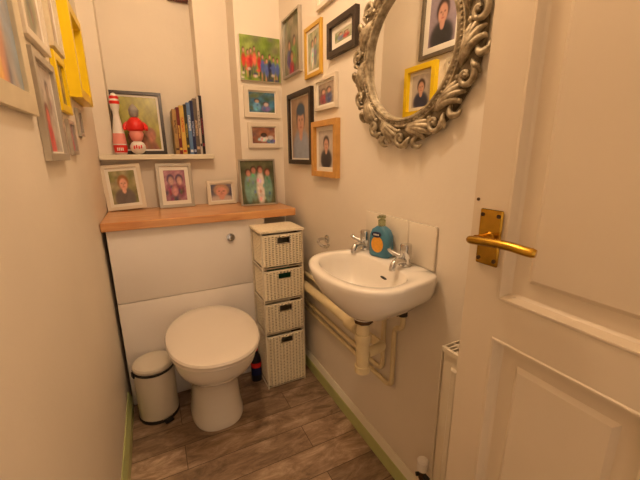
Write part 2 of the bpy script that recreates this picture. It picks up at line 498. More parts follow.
# ------------------------------------------------------------------ wicker drawer unit
UX0, UX1, UY0, UY1, UH = .585, .797, -.180, -.006, .834
t = thing('wicker_drawer_unit', 'tall narrow white wicker drawer unit between toilet and basin', 'drawers', ((UX0 + UX1) / 2, (UY0 + UY1) / 2, 0))
def weave(b, org, ud, vd, nd, w, h, nx, ny, amp=.0022, hole=None, gaps=True):
    org, ud, vd, nd = Vector(org), Vector(ud), Vector(vd), Vector(nd)
    cu, cv = nx * 4, ny * 3
    idx = {}; o = len(b.v)
    for i in range(cu + 1):
        for j in range(cv + 1):
            u, v = i / cu, j / cv
            row = int(min(v * ny, ny - 1e-6)); sgn = 1 if row % 2 else -1
            su = math.sin(PI * u * nx)
            rv = math.sin(PI * (v * ny)) ** 2
            d = amp * (1.7 * abs(math.cos(PI * u * nx)) + sgn * su * .30 * rv + .25 * rv)
            if i in (0, cu) or j in (0, cv): d = 0
            b.v.append(tuple(org + ud * (u * w) + vd * (v * h) + nd * d))
    for i in range(cu):
        for j in range(cv):
            if hole:
                uc, vc = (i + .5) / cu * w, (j + .5) / cv * h
                if hole[0] < uc < hole[1] and hole[2] < vc < hole[3]: continue
            if gaps and i % 4 in (1, 2) and j % 3 == 0 and 0 < i < cu - 1 and 0 < j < cv - 1: continue
            a = o + i * (cv + 1) + j
            b.f.append((a, a + cv + 1, a + cv + 2, a + 1)); b.mi.append(0)
bays = [(.655, .820), (.485, .645), (.312, .475), (.014, .302)]
for q in bays:
    z0, z1 = q[0] + .006, q[1] - .009
    x0, x1, y0, y1 = UX0 + .011, UX1 - .011, UY0 - .004, UY1 - .012
    w, h = x1 - x0, z1 - z0
    ny = max(8, int(h / .0085))
    hole = (w * .34, w * .68, h - .040, h - .010)
    b = MB()
    weave(b, (x0, y0, z0), (1, 0, 0), (0, 0, 1), (0, -1, 0), w, h, 11, ny, hole=hole, amp=.0048)
    weave(b, (x0, y1, z0), (0, -1, 0), (0, 0, 1), (-1, 0, 0), y1 - y0, h, 9, ny, amp=.0042)
    weave(b, (x1, y0, z0), (0, 1, 0), (0, 0, 1), (1, 0, 0), y1 - y0, h, 9, ny, amp=.0042)
    # added sheets behind the weave, their brown standing in for shade in the gaps
    k_ = MB(); g = .0042
    fx = [x0 + .001, x0 + hole[0], x0 + hole[1], x1 - .001]; fz = [z0 + .001, z0 + hole[2], z0 + hole[3], z1 - .001]
    for ii in range(3):
        for jj in range(3):
            if (ii, jj) != (1, 1): k_.add([(fx[ii], y0 + g, fz[jj]), (fx[ii + 1], y0 + g, fz[jj]), (fx[ii + 1], y0 + g, fz[jj + 1]), (fx[ii], y0 + g, fz[jj + 1])], [(0, 1, 2, 3)])
    for xx in (x0 + g, x1 - g): k_.add([(xx, y0 + g, z0 + .001), (xx, y1 - .001, z0 + .001), (xx, y1 - .001, z1 - .001), (xx, y0 + g, z1 - .001)], [(0, 1, 2, 3)])
    b.add([(x0, y1, z0), (x1, y1, z0), (x1, y1, z1), (x0, y1, z1)], [(0, 1, 2, 3)])
    b.add([(x0, y0, z0), (x1, y0, z0), (x1, y1, z0), (x0, y1, z0)], [(0, 1, 2, 3)])
    dr = rel(b.build('drawer', M['wicker'], t, angle=60), t)
    k_.build('gap_shade', M['gap_shade'], dr, smooth=False)
    e = MB()
    rp = bentpath([(x0, y0, z1), (x1, y0, z1), (x1, y1, z1), (x0, y1, z1), (x0, y0, z1)], .004, 2)
    e.tube(rp, .0042, 8)
    e.build('woven_rim', M['wicker_frame'], dr)
    e = MB(); hx0, hx1, hz0, hz1 = x0 + hole[0], x0 + hole[1], z0 + hole[2], z0 + hole[3]
    e.tube(bentpath([((hx0 + hx1) / 2, y0 - .002, hz1), (hx1, y0 - .002, hz1), (hx1, y0 - .002, hz0), (hx0, y0 - .002, hz0), (hx0, y0 - .002, hz1), ((hx0 + hx1) / 2, y0 - .002, hz1)], .004, 3), .0022, 8)
    hr = e.build('handle_hole_rim', M['chrome'], dr); hr['label'] = 'metal rim of the dark handle slot'
b = MB()
for x in (UX0 + .004, UX1 - .004):
    for y in (UY0 + .004, UY1 - .004):
        p = MB(); p.tube([(x, y, .0), (x, y, UH - .008)], .0048, 10); rel(p.build('post', M['wicker_frame'], t), t)
for z in (.006, .307, .480, .650):
    p = MB()
    for y in (UY0 + .004, UY1 - .004): p.tube([(UX0, y, z), (UX1, y, z)], .0034, 8)
    for x in (UX0 + .004, UX1 - .004): p.tube([(x, UY0, z), (x, UY1, z)], .0034, 8)
    rel(p.build('shelf_rail', M['wicker_frame'], t), t)
    for x in (UX0 + .0035, UX1 - .0035):
        p = MB()
        zt = {.006: .303, .307: .476, .480: .646, .650: .820}[z]
        p.tube([(x, UY0 + .004, zt - .010), (x, UY1 - .004, zt - .010)], .0022, 8)
        rel(p.build('side_rail', M['wicker_frame'], t), t)
b = MB()
weave(b, (UX0 - .004, UY0 - .006, UH), (1, 0, 0), (0, 1, 0), (0, 0, 1), UX1 - UX0 + .008, UY1 - UY0 + .010, 14, 22, amp=.0014, gaps=False)
b.box(UX0 - .004, UX1 + .004, UY0 - .006, UY1 + .004, UH - .009, UH - .0003)
rel(b.build('woven_top', M['wicker'], t, angle=60), t)
b = MB(); b.box(-.055, .055, -.045, .045, 0, .085, .012)
o = b.build('folded_cloth', mat('green_cloth', (40, 110, 84), .9, noise=.2, nscale=80, bump=.6)); o.location = (.697, -.100, .538)
tag(o, 'dark green cloth glimpsed through the slot of the second wicker drawer', 'cloth')

# ------------------------------------------------------------------ basin
BCY = -.834
def bring(z, xf, xm, xb, bw, taper=.0, nb=5.0, nf=2.25, n=96, dy=0.0):
    r = []
    for k in range(n):
        a = 2 * PI * (k + .5) / n; c, s = math.cos(a), math.sin(a)
        if c < 0:
            x = xm - (xm - xf) * abs(c) ** (2 / nf); y = bw * math.copysign(abs(s) ** (2 / nf), s)
        else:
            e = 2 / nb
            x = xm + (xb - xm) * abs(c) ** e
            y = bw * math.copysign(abs(s) ** e, s) * (1 - taper * (x - xm) / max(xb - xm, 1e-6))
        r.append((x, BCY + dy + y, z))
    return r
XW = WR - .001
t = thing('wash_basin', 'small white wall-hung wash basin on the right wall with two taps', 'basin', (XW, BCY, .7))
b = MB()
b.loft([
    bring(.694, .662, .695, .730, .034, nb=2.2, nf=2.0, dy=-.03),
    bring(.704, .655, .695, .740, .042, nb=2.2, nf=2.0, dy=-.03),
    bring(.712, .640, .70, .775, .070, .05, 3.5, dy=-.025),
    bring(.728, .624, .70, .835, .112, .06, 5, dy=-.015),
    bring(.752, .602, .70, .862, .150, .10, 7),
    bring(.775, .584, .70, XW, .178, .10, 8),
    bring(.800, .572, .70, XW, .192, .13, 8),
    bring(.822, .564, .70, XW, .200, .15, 8),
    bring(.836, .561, .70, XW, .203, .16, 8),
    bring(.842, .563, .70, XW, .201, .16, 8),
    bring(.845, .568, .70, XW - .002, .196, .16, 8),
    bring(.8445, .590, .70, .788, .171, .12, 4),
    bring(.840, .594, .70, .784, .166, .12, 4),
    bring(.820, .600, .70, .778, .159, .08, 4),
    bring(.780, .604, .70, .770, .150, .1, 3.6),
    bring(.745, .626, .70, .758, .118, .1, 3),
    bring(.728, .655, .70, .740, .070, .0, 2.4),
    bring(.723, .680, .70, .720, .024, .0, 2, 2),
    bring(.721, .690, .70, .710, .010, .0, 2, 2)], True, True)
rel(b.build('bowl', M['ceramic'], t, angle=50), t)
b = MB(); b.lathe([(.019, .724), (.020, .7265), (.014, .7275), (.011, .725)], (.70, BCY, 0)); rel(b.build('drain', M['chrome'], t), t)
# overflow slot
b = MB(); b.loft([[( .7735 + .0006 * (1 - i), BCY - .018 + (.016 * math.cos(2 * PI * k / 20)), .803 + .0045 * math.sin(2 * PI * k / 20)) for k in range(20)] for i in (0, 1)], True, True)
of = rel(b.build('overflow_slot', M['dark'], t), t); of['label'] = 'dark oval overflow slot'
b = MB(); b.lathe([(.028, .692), (.030, .688), (.030, .680), (.024, .676)], (.695, BCY - .03, 0), n=8); nu = rel(b.build('waste_nut', M['grime'], t), t); nu['label'] = 'dark nut under the bowl'

def tap(name, label, y, lever_deg, spout_deg):
    t = thing(name, label, 'tap', (.826, y, .8455), group=None)
    b = MB()
    b.lathe([(.019, 0), (.020, .002), (.018, .005), (.0135, .008), (.0125, .024), (.0135, .026)])
    b.build('body', M['chrome'], t)
    b = MB(); b.lathe([(.0165, .0265), (.0175, .028), (.0175, .064), (.0155, .068), (.004, .069)], n=28); b.build('tap_head', M['chrome'], t)
    b = MB(); a = math.radians(spout_deg); dx, dy = math.cos(a), math.sin(a)
    pts = smoothpath([(dx * .008, dy * .008, .015), (dx * .035, dy * .035, .023), (dx * .055, dy * .055, .021), (dx * .066, dy * .066, .008), (dx * .067, dy * .067, .001)], 5)
    b.tube(pts, [.0105] * 8 + [.0095] * (len(pts) - 8), 14); b.build('spout', M['chrome'], t)
    b = MB(); a = math.radians(lever_deg); dx, dy = math.cos(a), math.sin(a)
    pts = smoothpath([(dx * .010, dy * .010, .026), (dx * .03, dy * .03, .031), (dx * .05, dy * .05, .038), (dx * .056, dy * .056, .046)], 5)
    b.tube(pts, [.0070 - .0001 * i for i in range(len(pts))], 12); b.build('lever', M['chrome'], t)
    return t
tap('basin_tap', 'chrome basin tap nearest the wicker drawers, left of the soap bottle', -.670, 118, 200)
tap('basin_tap', 'chrome basin tap nearest the door, right of the soap bottle', -.888, 118, 196)

# splashback tiles
for i, (ya, yb) in enumerate([(-.6265, -.7405), (-.7425, -.8565), (-.8585, -.9725)]):
    b = MB(); b.box(WR - .009, WR - .0005, yb, ya, .8465, .976, .0025)
    tag(b.build('splashback_tile', M['tile']), ['white wall tile behind the tap nearest the wicker drawers', 'white wall tile behind the soap bottle, middle of the splashback', 'white wall tile behind the tap nearest the door'][i], 'tile', 'splashback tiles')

# soap bottle
t = thing('soap_bottle', 'teal hand soap bottle with orange label on the basin between the taps', 'soap bottle', (.822, -.770, .8455), (0, 0, math.radians(-72)))
def rr(a, c, z, n=40, e=3.2):
    o = []
    for k in range(n):
        th = 2 * PI * k / n; cc, ss = math.cos(th), math.sin(th)
        o.append((a * math.copysign(abs(cc) ** (2 / e), cc), c * math.copysign(abs(ss) ** (2 / e), ss), z))
    return o
b = MB(); b.loft([rr(.036, .020, .001), rr(.041, .0225, .006), rr(.041, .0225, .05), rr(.039, .0222, .072), rr(.032, .018, .090), rr(.020, .014, .098), rr(.014, .012, .102)], True, True)
b.build('bottle_body', M['soap'], t)
b = MB(); b.lathe([(.0125, .103), (.0125, .122), (.009, .124)], n=28); b.build('collar', M['clear'], t)
b = MB(); b.lathe([(.006, .1245), (.006, .128), (.0125, .129), (.0125, .136), (.010, .138)], n=24); b.tube([(0, 0, .1335), (-.002, -.020, .133)], .004, 10); b.build('pump', M['clear'], t)
b = MB(); ring = [(.023 * math.cos(2 * PI * k / 28), -.0237, .044 + .027 * math.sin(2 * PI * k / 28)) for k in range(28)]
b.loft([ring, [(x, y + .0012, z) for x, y, z in ring]], True, True); lb = b.build('duck_label', M['duck'], t); lb['label'] = 'orange oval label'
b = MB(); ring = [(-.004 + .018 * math.cos(2 * PI * k / 24), -.0240, .076 + .0095 * math.sin(2 * PI * k / 24)) for k in range(24)]
b.loft([ring, [(x, y + .004, z) for x, y, z in ring]], True, True); lb = b.build('brand_label', M['navy'], t); lb['label'] = 'small navy oval label with pale marks'
b = MB()
for i in range(4): b.box(-.014 + i * .0055, -.0105 + i * .0055, -.0247, -.0241, .0735, .0785)
b.build('label_marks', M['white'], t)

# ------------------------------------------------------------------ pipes
PW = WR
t = thing('basin_trap', 'cream-painted waste trap hanging under the basin', 'waste trap', (.70, BCY, .455))
TY = BCY - .03
b = MB()
b.lathe([(.020, .675), (.020, .655), (.0205, .652), (.0205, .53), (.024, .528), (.024, .507), (.018, .502), (.006, .500)], (.695, TY, 0), n=24)
rel(b.build('trap_body', M['pipe'], t), t)
b = MB(); b.lathe([(.0240, .640), (.0255, .636), (.0255, .618), (.0240, .614)], (.695, TY, 0), n=20); rel(b.build('trap_collar', M['pipe'], t), t)
b = MB(); b.tube(bentpath([(.712, TY, .565), (.775, TY + .01, .565), (.805, TY + .05, .54), (.820, -.72, .520), (.820, -.654, .520)], .03, 5), .0165, 16); rel(b.build('trap_arm', M['pipe'], t), t)
t = thing('waste_pipe', 'thick cream-painted waste pipe along the right wall below the basin, behind the wicker drawers', 'pipe', (.822, -.5, .5))
b = MB(); b.tube([(.822, -.625, .519), (.822, .232, .515)], .0212, 20); rel(b.build('pipe_run', M['pipe'], t), t)
b = MB(); b.tube([(.820, -.652, .520), (.820, -.648, .520), (.820, -.580, .519), (.820, -.576, .519)], [.024, .030, .030, .024], 20); rel(b.build('compression_joint', M['pipe'], t), t)
b = MB(); b.tube([(.853, .232, .560), (.853, -.52, .556), (.853, -.60, .552)], .0105, 12)
tag(b.build('overflow_pipe', M['pipe']), 'cream-painted pipe just above and behind the thick waste pipe', 'pipe')
def supply(name, label, y_end, z, xo, top, vy, valve):
    t = thing(name, label, 'pipe', (PW - xo, y_end, z))
    b = MB(); b.tube(bentpath([(PW - xo, .232, z), (PW - xo, y_end, z), (PW - xo, y_end, top), (.830, vy, top + .03), (.830, vy, .69)], .035, 6), .0088, 12)
    rel(b.build('pipe_run', M['pipe'], t), t)
    if valve:
        b = MB(); b.lathe([(.0165, .680), (.0165, .690), (.014, .692), (.014, .704), (.0165, .706), (.0165, .718)], (.826, vy, 0), n=14)
        b.tube([(.812, vy - .006, .699), (.792, vy - .012, .699)], .010, 10)
        v = rel(b.build('isolation_valve', M['dark'], t), t); v['label'] = 'black valve under the basin'
    for yy in (-.15, -.55):
        b = MB(); b.box(PW - xo + .0085, PW - .0005, yy - .008, yy + .008, z - .010, z + .010, .002); rel(b.build('pipe_clip', M['pipe'], t), t)
    return t
supply('supply_pipe', 'thin cream-painted pipe, upper of the two below the waste pipe', -.765, .398, .014, .62, -.74, False)
supply('supply_pipe', 'thin cream-painted pipe, lowest on the wall, bending up to a black valve', -.822, .362, .014, .60, -.888, True)

# ------------------------------------------------------------------ toilet roll hook
t = thing('roll_holder', 'small curved chrome paper holder on the right wall behind the basin', 'toilet roll holder', (WR - .0005, -.305, .797))
b = MB(); b.lathe([(.019, 0), (.019, -.005), (.014, -.010), (.008, -.012)], (0, 0, 0), 'x', 24); b.build('wall_rose', M['chrome'], t)
b = MB(); b.tube(smoothpath([(-.010, 0, 0), (-.030, 0, .004), (-.050, -.004, 0), (-.052, -.02, -.012), (-.045, -.05, -.018), (-.040, -.075, -.014), (-.038, -.082, -.004)]), .0065, 10); b.build('arm', M['chrome'], t)

# ------------------------------------------------------------------ radiator and valve
RX0, RX1, RY1, RY0, RZ0, RZ1 = .782, .850, -1.094, -1.69, .16, .696
t = thing('radiator', 'cream enamel radiator on the right wall half hidden behind the open door', 'radiator', (RX1, (RY0 + RY1) / 2, RZ0))
b = MB()
prof = []
n = 17
ys = []
b.box(RX0 + .006, RX0 + .016, RY0 + .004, RY1 - .004, RZ0, RZ1 - .012)
k = 0; y = RY1 - .030
while y > RY0 + .05:
    b.loft([[(RX0 + .006, y, RZ0 + .03), (RX0 + .001, y - .006, RZ0 + .036), (RX0 + .001, y - .018, RZ0 + .036), (RX0 + .006, y - .024, RZ0 + .03)],
            [(RX0 + .006, y, RZ1 - .045), (RX0 + .001, y - .006, RZ1 - .051), (RX0 + .001, y - .018, RZ1 - .051), (RX0 + .006, y - .024, RZ1 - .045)]], True, True)
    y -= .033
rel(b.build('panel', M['rad'], t, angle=20), t)
b = MB(); b.box(RX0 + .020, RX1, RY0 + .01, RY1 - .01, RZ0 + .01, RZ1 - .03); rel(b.build('rear_panel', M['rad'], t), t)
for yy in (RY1, RY0):
    s = -1 if yy == RY1 else 1
    b = MB(); b.box(RX0, RX1, yy, yy + s * .003, RZ0 - .004, RZ1); rel(b.build('side_cover', M['rad'], t), t)
b = MB()
b.box(RX0, RX0 + .008, RY0 + .004, RY1 - .004, RZ1 - .012, RZ1); b.box(RX1 - .008, RX1, RY0 + .004, RY1 - .004, RZ1 - .012, RZ1)
b.box(RX0 + .036, RX0 + .041, RY0 + .004, RY1 - .004, RZ1 - .006, RZ1 - .001)
y = RY1 - .012
while y > RY0 + .01:
    b.box(RX0 + .008, RX1 - .008, y - .004, y, RZ1 - .004, RZ1 - .0005); y -= .012
rel(b.build('top_grille', M['rad'], t, smooth=False), t)
t = thing('radiator_valve', 'small white-capped radiator valve near the floor beside the radiator', 'valve', (.812, -1.035, 0))
b = MB(); b.lathe([(.007, .0), (.007, .195), (.011, .197), (.011, .225), (.009, .227)], n=14); b.build('pipe_tail', M['grime'], t)
b = MB(); b.lathe([(.012, .228), (.0175, .231), (.0175, .261), (.013, .266), (.004, .267)], n=20); b.build('cap', M['white'], t)
b = MB(); b.tube([(0, -.010, .212), (0, -.026, .212)], .008, 12); b.tube([(0, 0, .212), (-.018, .008, .212)], .006, 10); b.build('union', M['dark'], t)

# ------------------------------------------------------------------ pictures painted on prints
def painter(seed):
    rng = np.random.RandomState(seed)
    def blob(img, U, V, cx, cy, rx, ry, col, soft=.15):
        d = ((U - cx) / rx) ** 2 + ((V - cy) / ry) ** 2
        a = 1 / (1 + np.exp((d - 1) / soft)); a = a[..., None]
        return img * (1 - a) + np.array(lin(col)) * a
    return rng, blob

def bgpaint(U, V, cols, rng, n=90, size=.11):
    img = np.zeros(U.shape + (3,)) + np.array(lin(cols[0]))
    for i in range(n):
        c = cols[rng.randint(len(cols))]
        cx, cy = rng.rand(), rng.rand(); s = size * (.5 + rng.rand())
        d = ((U - cx) / s) ** 2 + ((V - cy) / (s * (.6 + .8 * rng.rand()))) ** 2
        a = (.75 * np.exp(-d))[..., None]
        img = img * (1 - a) + np.array(lin(c)) * a
    return img

def speckle(img, U, V, rng, amt=.16):
    n = np.zeros(U.shape)
    for fr, a in ((9, .5), (19, .35), (37, .25)):
        for q in range(4):
            th = rng.rand() * 6.28; n += a * .5 * np.sin(fr * (U * math.cos(th) + V * math.sin(th)) * (1 + .4 * rng.rand()) * 2 + rng.rand() * 6.28 + 1.5 * np.sin(fr * .7 * V + q))
    return img * (1 + amt * n[..., None])

def crowd_print(U, V, seed):
    rng, blob = painter(seed)
    img = bgpaint(U, V, [(130, 160, 50), (150, 178, 70), (96, 128, 46), (180, 190, 110), (120, 110, 100)], rng)
    reds = [(214, 50, 44), (226, 80, 66), (200, 40, 50), (230, 110, 90)]; blues = [(60, 66, 140), (90, 110, 190), (40, 40, 90), (130, 150, 210)]
    for i in range(10):
        cx = .10 + .09 * i + .02 * rng.randn(); top = .74 - .035 * i + .07 * rng.randn(); c = (reds if i < 5 else blues)[rng.randint(4)]
        for sx in (-1, 1): img = blob(img, U, V, cx + sx * .022, top - .44, .016, .14, [(50, 44, 60), (206, 150, 120), (70, 70, 90)][rng.randint(3)], .3)
        img = blob(img, U, V, cx, top - .22, .052, .15, c, .25)
        img = blob(img, U, V, cx + .05 * rng.randn(), top - .2, .05, .03, c, .3)
        img = blob(img, U, V, cx, top, .034, .062, (84, 54, 40), .25); img = blob(img, U, V, cx + .005, top - .015, .024, .045, (214, 156, 130), .3)
    for i in range(14): img = blob(img, U, V, rng.rand(), rng.rand() * .35, .03 + .03 * rng.rand(), .03, [(230, 90, 80), (60, 60, 110), (220, 210, 200), (80, 110, 50)][rng.randint(4)], .4)
    return speckle(img, U, V, rng, .2)

def portrait(cols, hair, skin, top, cx=.5, hy=.62, s=.2, hat=None):
    def f(U, V, seed):
        rng, blob = painter(seed); img = bgpaint(U, V, cols, rng)
        A = U.max() if U.max() > 1 else 1
        img = blob(img, U, V, cx, hy - s * 2.35, s * 2.1, s * 1.75, top, .12)
        img = blob(img, U, V, cx, hy - s * .95, s * .42, s * .6, skin, .1)
        img = blob(img, U, V, cx, hy + s * .30, s * 1.12, s * 1.15, hair, .12)
        img = blob(img, U, V, cx, hy - s * .06, s * .80, s * .95, skin, .12)
        dk = tuple(int(v * .8) for v in skin)
        for e in (-1, 1): img = blob(img, U, V, cx + e * s * .33, hy + s * .1, s * .15, s * .09, (110, 78, 66), .6)
        img = blob(img, U, V, cx, hy - s * .48, s * .26, s * .07, (176, 96, 84), .5)
        img = blob(img, U, V, cx, hy - s * .15, s * .1, s * .16, dk, .5)
        if hat: img = blob(img, U, V, cx, hy + s * .85, s * 1.0, s * .45, hat, .1)
        return speckle(img, U, V, rng, .08)
    return f

def group(cols, people):
    # people: (cx, top y, size, hair, skin, clothes, length)
    def f(U, V, seed):
        rng, blob = painter(seed); img = bgpaint(U, V, cols, rng)
        for (cx, hy, s, hair, skin, cl, ln) in people:
            img = blob(img, U, V, cx, hy - s * 1.3 - ln / 2, s * 1.5, s * .9 + ln / 2, cl, .15)
            img = blob(img, U, V, cx, hy + s * .25, s * 1.05, s * 1.0, hair, .12)
            for q in range(5): img = blob(img, U, V, cx + s * rng.randn() * .7, hy - s * 1.3 - ln * rng.rand(), s * .35, s * .5, tuple(int(v * (.6 + .7 * rng.rand())) for v in cl), .4)
            img = blob(img, U, V, cx + s * .1, hy - s * .05, s * .72, s * .8, skin, .25)
        return speckle(img, U, V, rng, .2)
    return f

def print_mesh(w, h, fn, seed, parent, y, cx=0.0, cz=0.0):
    nx = max(10, int(w / .0035)); nz = max(10, int(h / .0035))
    nx, nz = min(nx, 70), min(nz, 90)
    us = np.linspace(0, 1, nx + 1); vs_ = np.linspace(0, 1, nz + 1)
    U, V = np.meshgrid(us, vs_)
    img = np.clip(fn(U, V, seed), 0, 1)
    X = cx + (U - .5) * w; Z = cz + (V - .5) * h
    verts = np.stack([X.ravel(), np.full(X.size, y), Z.ravel()], 1)
    faces = [(j * (nx + 1) + i, j * (nx + 1) + i + 1, (j + 1) * (nx + 1) + i + 1, (j + 1) * (nx + 1) + i) for j in range(nz) for i in range(nx)]
    me = bpy.data.meshes.new('print'); me.from_pydata(verts.tolist(), [], faces)
    ca = me.color_attributes.new('print', 'FLOAT_COLOR', 'POINT')
    rgba = np.ones((X.size, 4), dtype=np.float32); rgba[:, :3] = img.reshape(-1, 3)
    ca.data.foreach_set('color', rgba.ravel())
    me.materials.append(M['print'])
    o = bpy.data.objects.new('print', me); COL.objects.link(o); o.parent = parent
    return o

def rect_loft(b, w, h, prof):
    # prof: (inset, y) around a rectangle centred at origin in xz; closed section
    rings = [[(-w / 2 + i, y, -h / 2 + i), (w / 2 - i, y, -h / 2 + i), (w / 2 - i, y, h / 2 - i), (-w / 2 + i, y, h / 2 - i)] for i, y in prof]
    b.loft(rings, close=True)

SEED = [100]
def frame(label, w, h, loc, rotz, fmat, border, depth, mount, fn, tilt=0.0, roll=0.0, group=None, stand=False, prof='round', cat='picture frame', name='picture_frame', canvas=False):
    SEED[0] += 1
    t = thing(name, label, cat, loc, (0, 0, 0), group)
    t.rotation_mode = 'XYZ'
    m = Matrix.Rotation(rotz, 3, 'Z') @ Matrix.Rotation(tilt, 3, 'X') @ Matrix.Rotation(roll, 3, 'Y')
    t.rotation_euler = m.to_euler()
    # origin: bottom centre of the back
    D = -depth; B = border
    z0 = h / 2
    def lift(o): o.location = (0, 0, z0); return o
    if canvas:
        b = MB(); b.box(-w / 2, w / 2, D + .0006, 0, -h / 2, h / 2, .0015); lift(b.build('stretched_canvas', M['mount'], t))
        lift(print_mesh(w - .003, h - .003, fn, SEED[0], t, D)); return t
    b = MB()
    if prof == 'flat': P = [(0, 0), (0, D + .001), (.001, D), (B - .001, D), (B, D + .001), (B, 0)]
    elif prof == 'scoop': P = [(0, 0), (0, D * .85), (.003, D), (B * .25, D), (B * .55, D * .75), (B * .85, D * .55), (B, D * .55), (B, 0)]
    else: P = [(0, 0), (0, D * .7), (B * .12, D * .92), (B * .35, D), (B * .65, D * .95), (B * .9, D * .75), (B, D * .6), (B, 0)]
    rect_loft(b, w, h, P)
    lift(b.build('frame', fmat, t, angle=30))
    b = MB(); b.box(-w / 2 + B * .6 , w / 2 - B * .6, -.0028, -.0005, -h / 2 + B * .6, h / 2 - B * .6)
    iw, ih = w - 2 * B, h - 2 * B
    b = MB(); b.box(-iw / 2, iw / 2, -.003, -.0005, -ih / 2, ih / 2); lift(b.build('backing', M['backing'], t, smooth=False))
    if mount > 0:
        b = MB(); rect_loft(b, iw, ih, [(0, -.0034), (0, -.0052), (mount - .001, -.0052), (mount, -.0044), (mount, -.0034)])
        lift(b.build('mount', M['mount'], t, smooth=False))
        lift(print_mesh(iw - 2 * mount + .001, ih - 2 * mount + .001, fn, SEED[0], t, -.0038))
    else:
        lift(print_mesh(iw, ih, fn, SEED[0], t, -.0038))
    if stand:
        b = MB(); a = .30
        b.add([(-.018, .0, .25 * h), (.018, .0, .25 * h), (.024, .045, -h / 2 + .004), (-.024, .045, -h / 2 + .004),
               (-.018, .003, .25 * h), (.018, .003, .25 * h), (.024, .048, -h / 2 + .004), (-.024, .048, -h / 2 + .004)],
              [(0, 1, 2, 3), (4, 7, 6, 5), (0, 4, 5, 1), (1, 5, 6, 2), (2, 6, 7, 3), (3, 7, 4, 0)])
        b2 = b
        lift(b2.build('easel_back', M['backing'], t, smooth=False))
    return t

GREEN = [(92, 122, 50), (128, 150, 70), (70, 96, 44), (150, 160, 90)]
BEIGE = [(196, 178, 156), (214, 198, 176), (176, 156, 136)]
def RW(label, y_far, y_near, z0, z1, fmat, border, depth, mount, fn, **k):
    return frame(label, abs(y_near - y_far), z1 - z0, (WR - .0012, (y_far + y_near) / 2, z0), -PI / 2, fmat, border, depth, mount, fn, **k)
def LW(label, y_near, y_far, z0, z1, fmat, border, depth, mount, fn, **k):
    return frame(label, abs(y_near - y_far), z1 - z0, (WL + .0012, (y_far + y_near) / 2, z0), PI / 2, fmat, border, depth, mount, fn, **k)

# right wall
field = [(110, 120, 80), (140, 130, 100), (84, 92, 60), (160, 146, 120)]
RW('tall silver-edged photo of people outdoors, in the corner beside the crowd canvas', .165, -.058, 1.558, 1.832, M['silver'], .010, .016, 0,
   group(field, [(.3, .52, .09, (90, 60, 50), (200, 150, 120), (80, 80, 150), .2), (.62, .55, .09, (60, 40, 30), (190, 140, 110), (120, 150, 80), .2), (.45, .3, .1, (80, 60, 50), (190, 130, 110), (170, 60, 70), .2)]), prof='flat')
RW('gold framed photo of two people in pale clothes, upper right wall', -.104, -.270, 1.509, 1.716, M['gold_frame'], .016, .012, .012,
   group([(170, 176, 150), (190, 180, 140), (120, 130, 90)], [(.4, .68, .1, (70, 50, 40), (206, 160, 130), (226, 220, 210), .4), (.66, .72, .1, (60, 46, 36), (206, 160, 130), (120, 128, 130), .4)]), prof='flat')
RW('dark framed photo with white mount, nearest the round mirror', -.335, -.545, 1.543, 1.668, M['black_frame'], .022, .018, .022,
   group([(190, 186, 160), (120, 140, 90)], [(.35, .66, .13, (90, 60, 40), (210, 160, 130), (110, 130, 160), .2), (.68, .6, .13, (90, 60, 40), (210, 160, 130), (180, 60, 60), .2)]), prof='flat')
RW('pale framed photo cut off by the top of the picture, above the gold frame', -.232, -.43, 1.745, 1.93, M['white_frame'], .016, .014, .018,
   group(BEIGE, [(.5, .6, .15, (70, 50, 40), (210, 160, 130), (150, 90, 90), .3)]), prof='flat')
RW('tall black framed portrait of a person in a cap and gown', .112, -.176, 1.130, 1.474, M['black_frame'], .022, .018, .006,
   portrait([(170, 140, 110), (150, 124, 100), (186, 160, 130)], (70, 60, 70), (206, 156, 130), (150, 160, 180), s=.21, hat=(60, 76, 96)), prof='flat')
RW('small white framed photo of two people, above the oak framed school portrait', -.209, -.400, 1.359, 1.488, M['white_frame'], .014, .014, .010,
   group([(150, 130, 110), (190, 170, 150), (110, 96, 84)], [(.32, .6, .14, (56, 42, 36), (214, 164, 140), (150, 70, 80), .3), (.66, .62, .14, (50, 40, 34), (210, 160, 134), (90, 100, 130), .3)]), prof='flat')
RW('oak framed school portrait of a child in a dark jumper', -.188, -.418, 1.080, 1.317, M['oak_frame'], .024, .022, .018,
   portrait([(206, 196, 186), (190, 178, 170)], (60, 40, 30), (216, 166, 140), (58, 52, 60), s=.17, hy=.62), prof='flat')

# boxed-out wall: canvas and two white frames
frame('unframed canvas photo of children in red and blue playing on grass', .216, .214, (.749, .2338, 1.552), 0, M['mount'], 0, .018, 0,
      crowd_print, canvas=True, name='canvas_print', cat='canvas print')
frame('white framed holiday photo with blue pool, directly under the canvas', .198, .156, (.750, .2338, 1.372), 0, M['white_frame'], .022, .014, .006,
      group([(60, 110, 150), (80, 150, 190), (110, 120, 70), (70, 96, 60)], [(.3, .55, .1, (70, 50, 40), (200, 170, 150), (110, 170, 210), .3), (.65, .4, .12, (80, 60, 60), (210, 190, 190), (120, 110, 170), .1)]), prof='flat')
frame('small white framed photo of a dog indoors, lowest on the back corner wall', .176, .132, (.752, .2338, 1.214), 0, M['white_frame'], .020, .014, .004,
      group([(150, 100, 80), (170, 110, 80), (190, 150, 120), (120, 90, 90)], [(.5, .5, .13, (40, 34, 34), (90, 70, 66), (230, 220, 216), .1), (.8, .35, .12, (200, 190, 190), (210, 200, 200), (110, 130, 180), .1)]), prof='flat')
frame('frame hanging above the canvas in the back corner, only its bottom edge in view', .16, .2, (.775, .2338, 1.985), 0, M['grey_frame'], .014, .03, .01,
      group(BEIGE, [(.5, .6, .15, (70, 50, 40), (210, 160, 130), (150, 90, 90), .3)]), prof='flat')
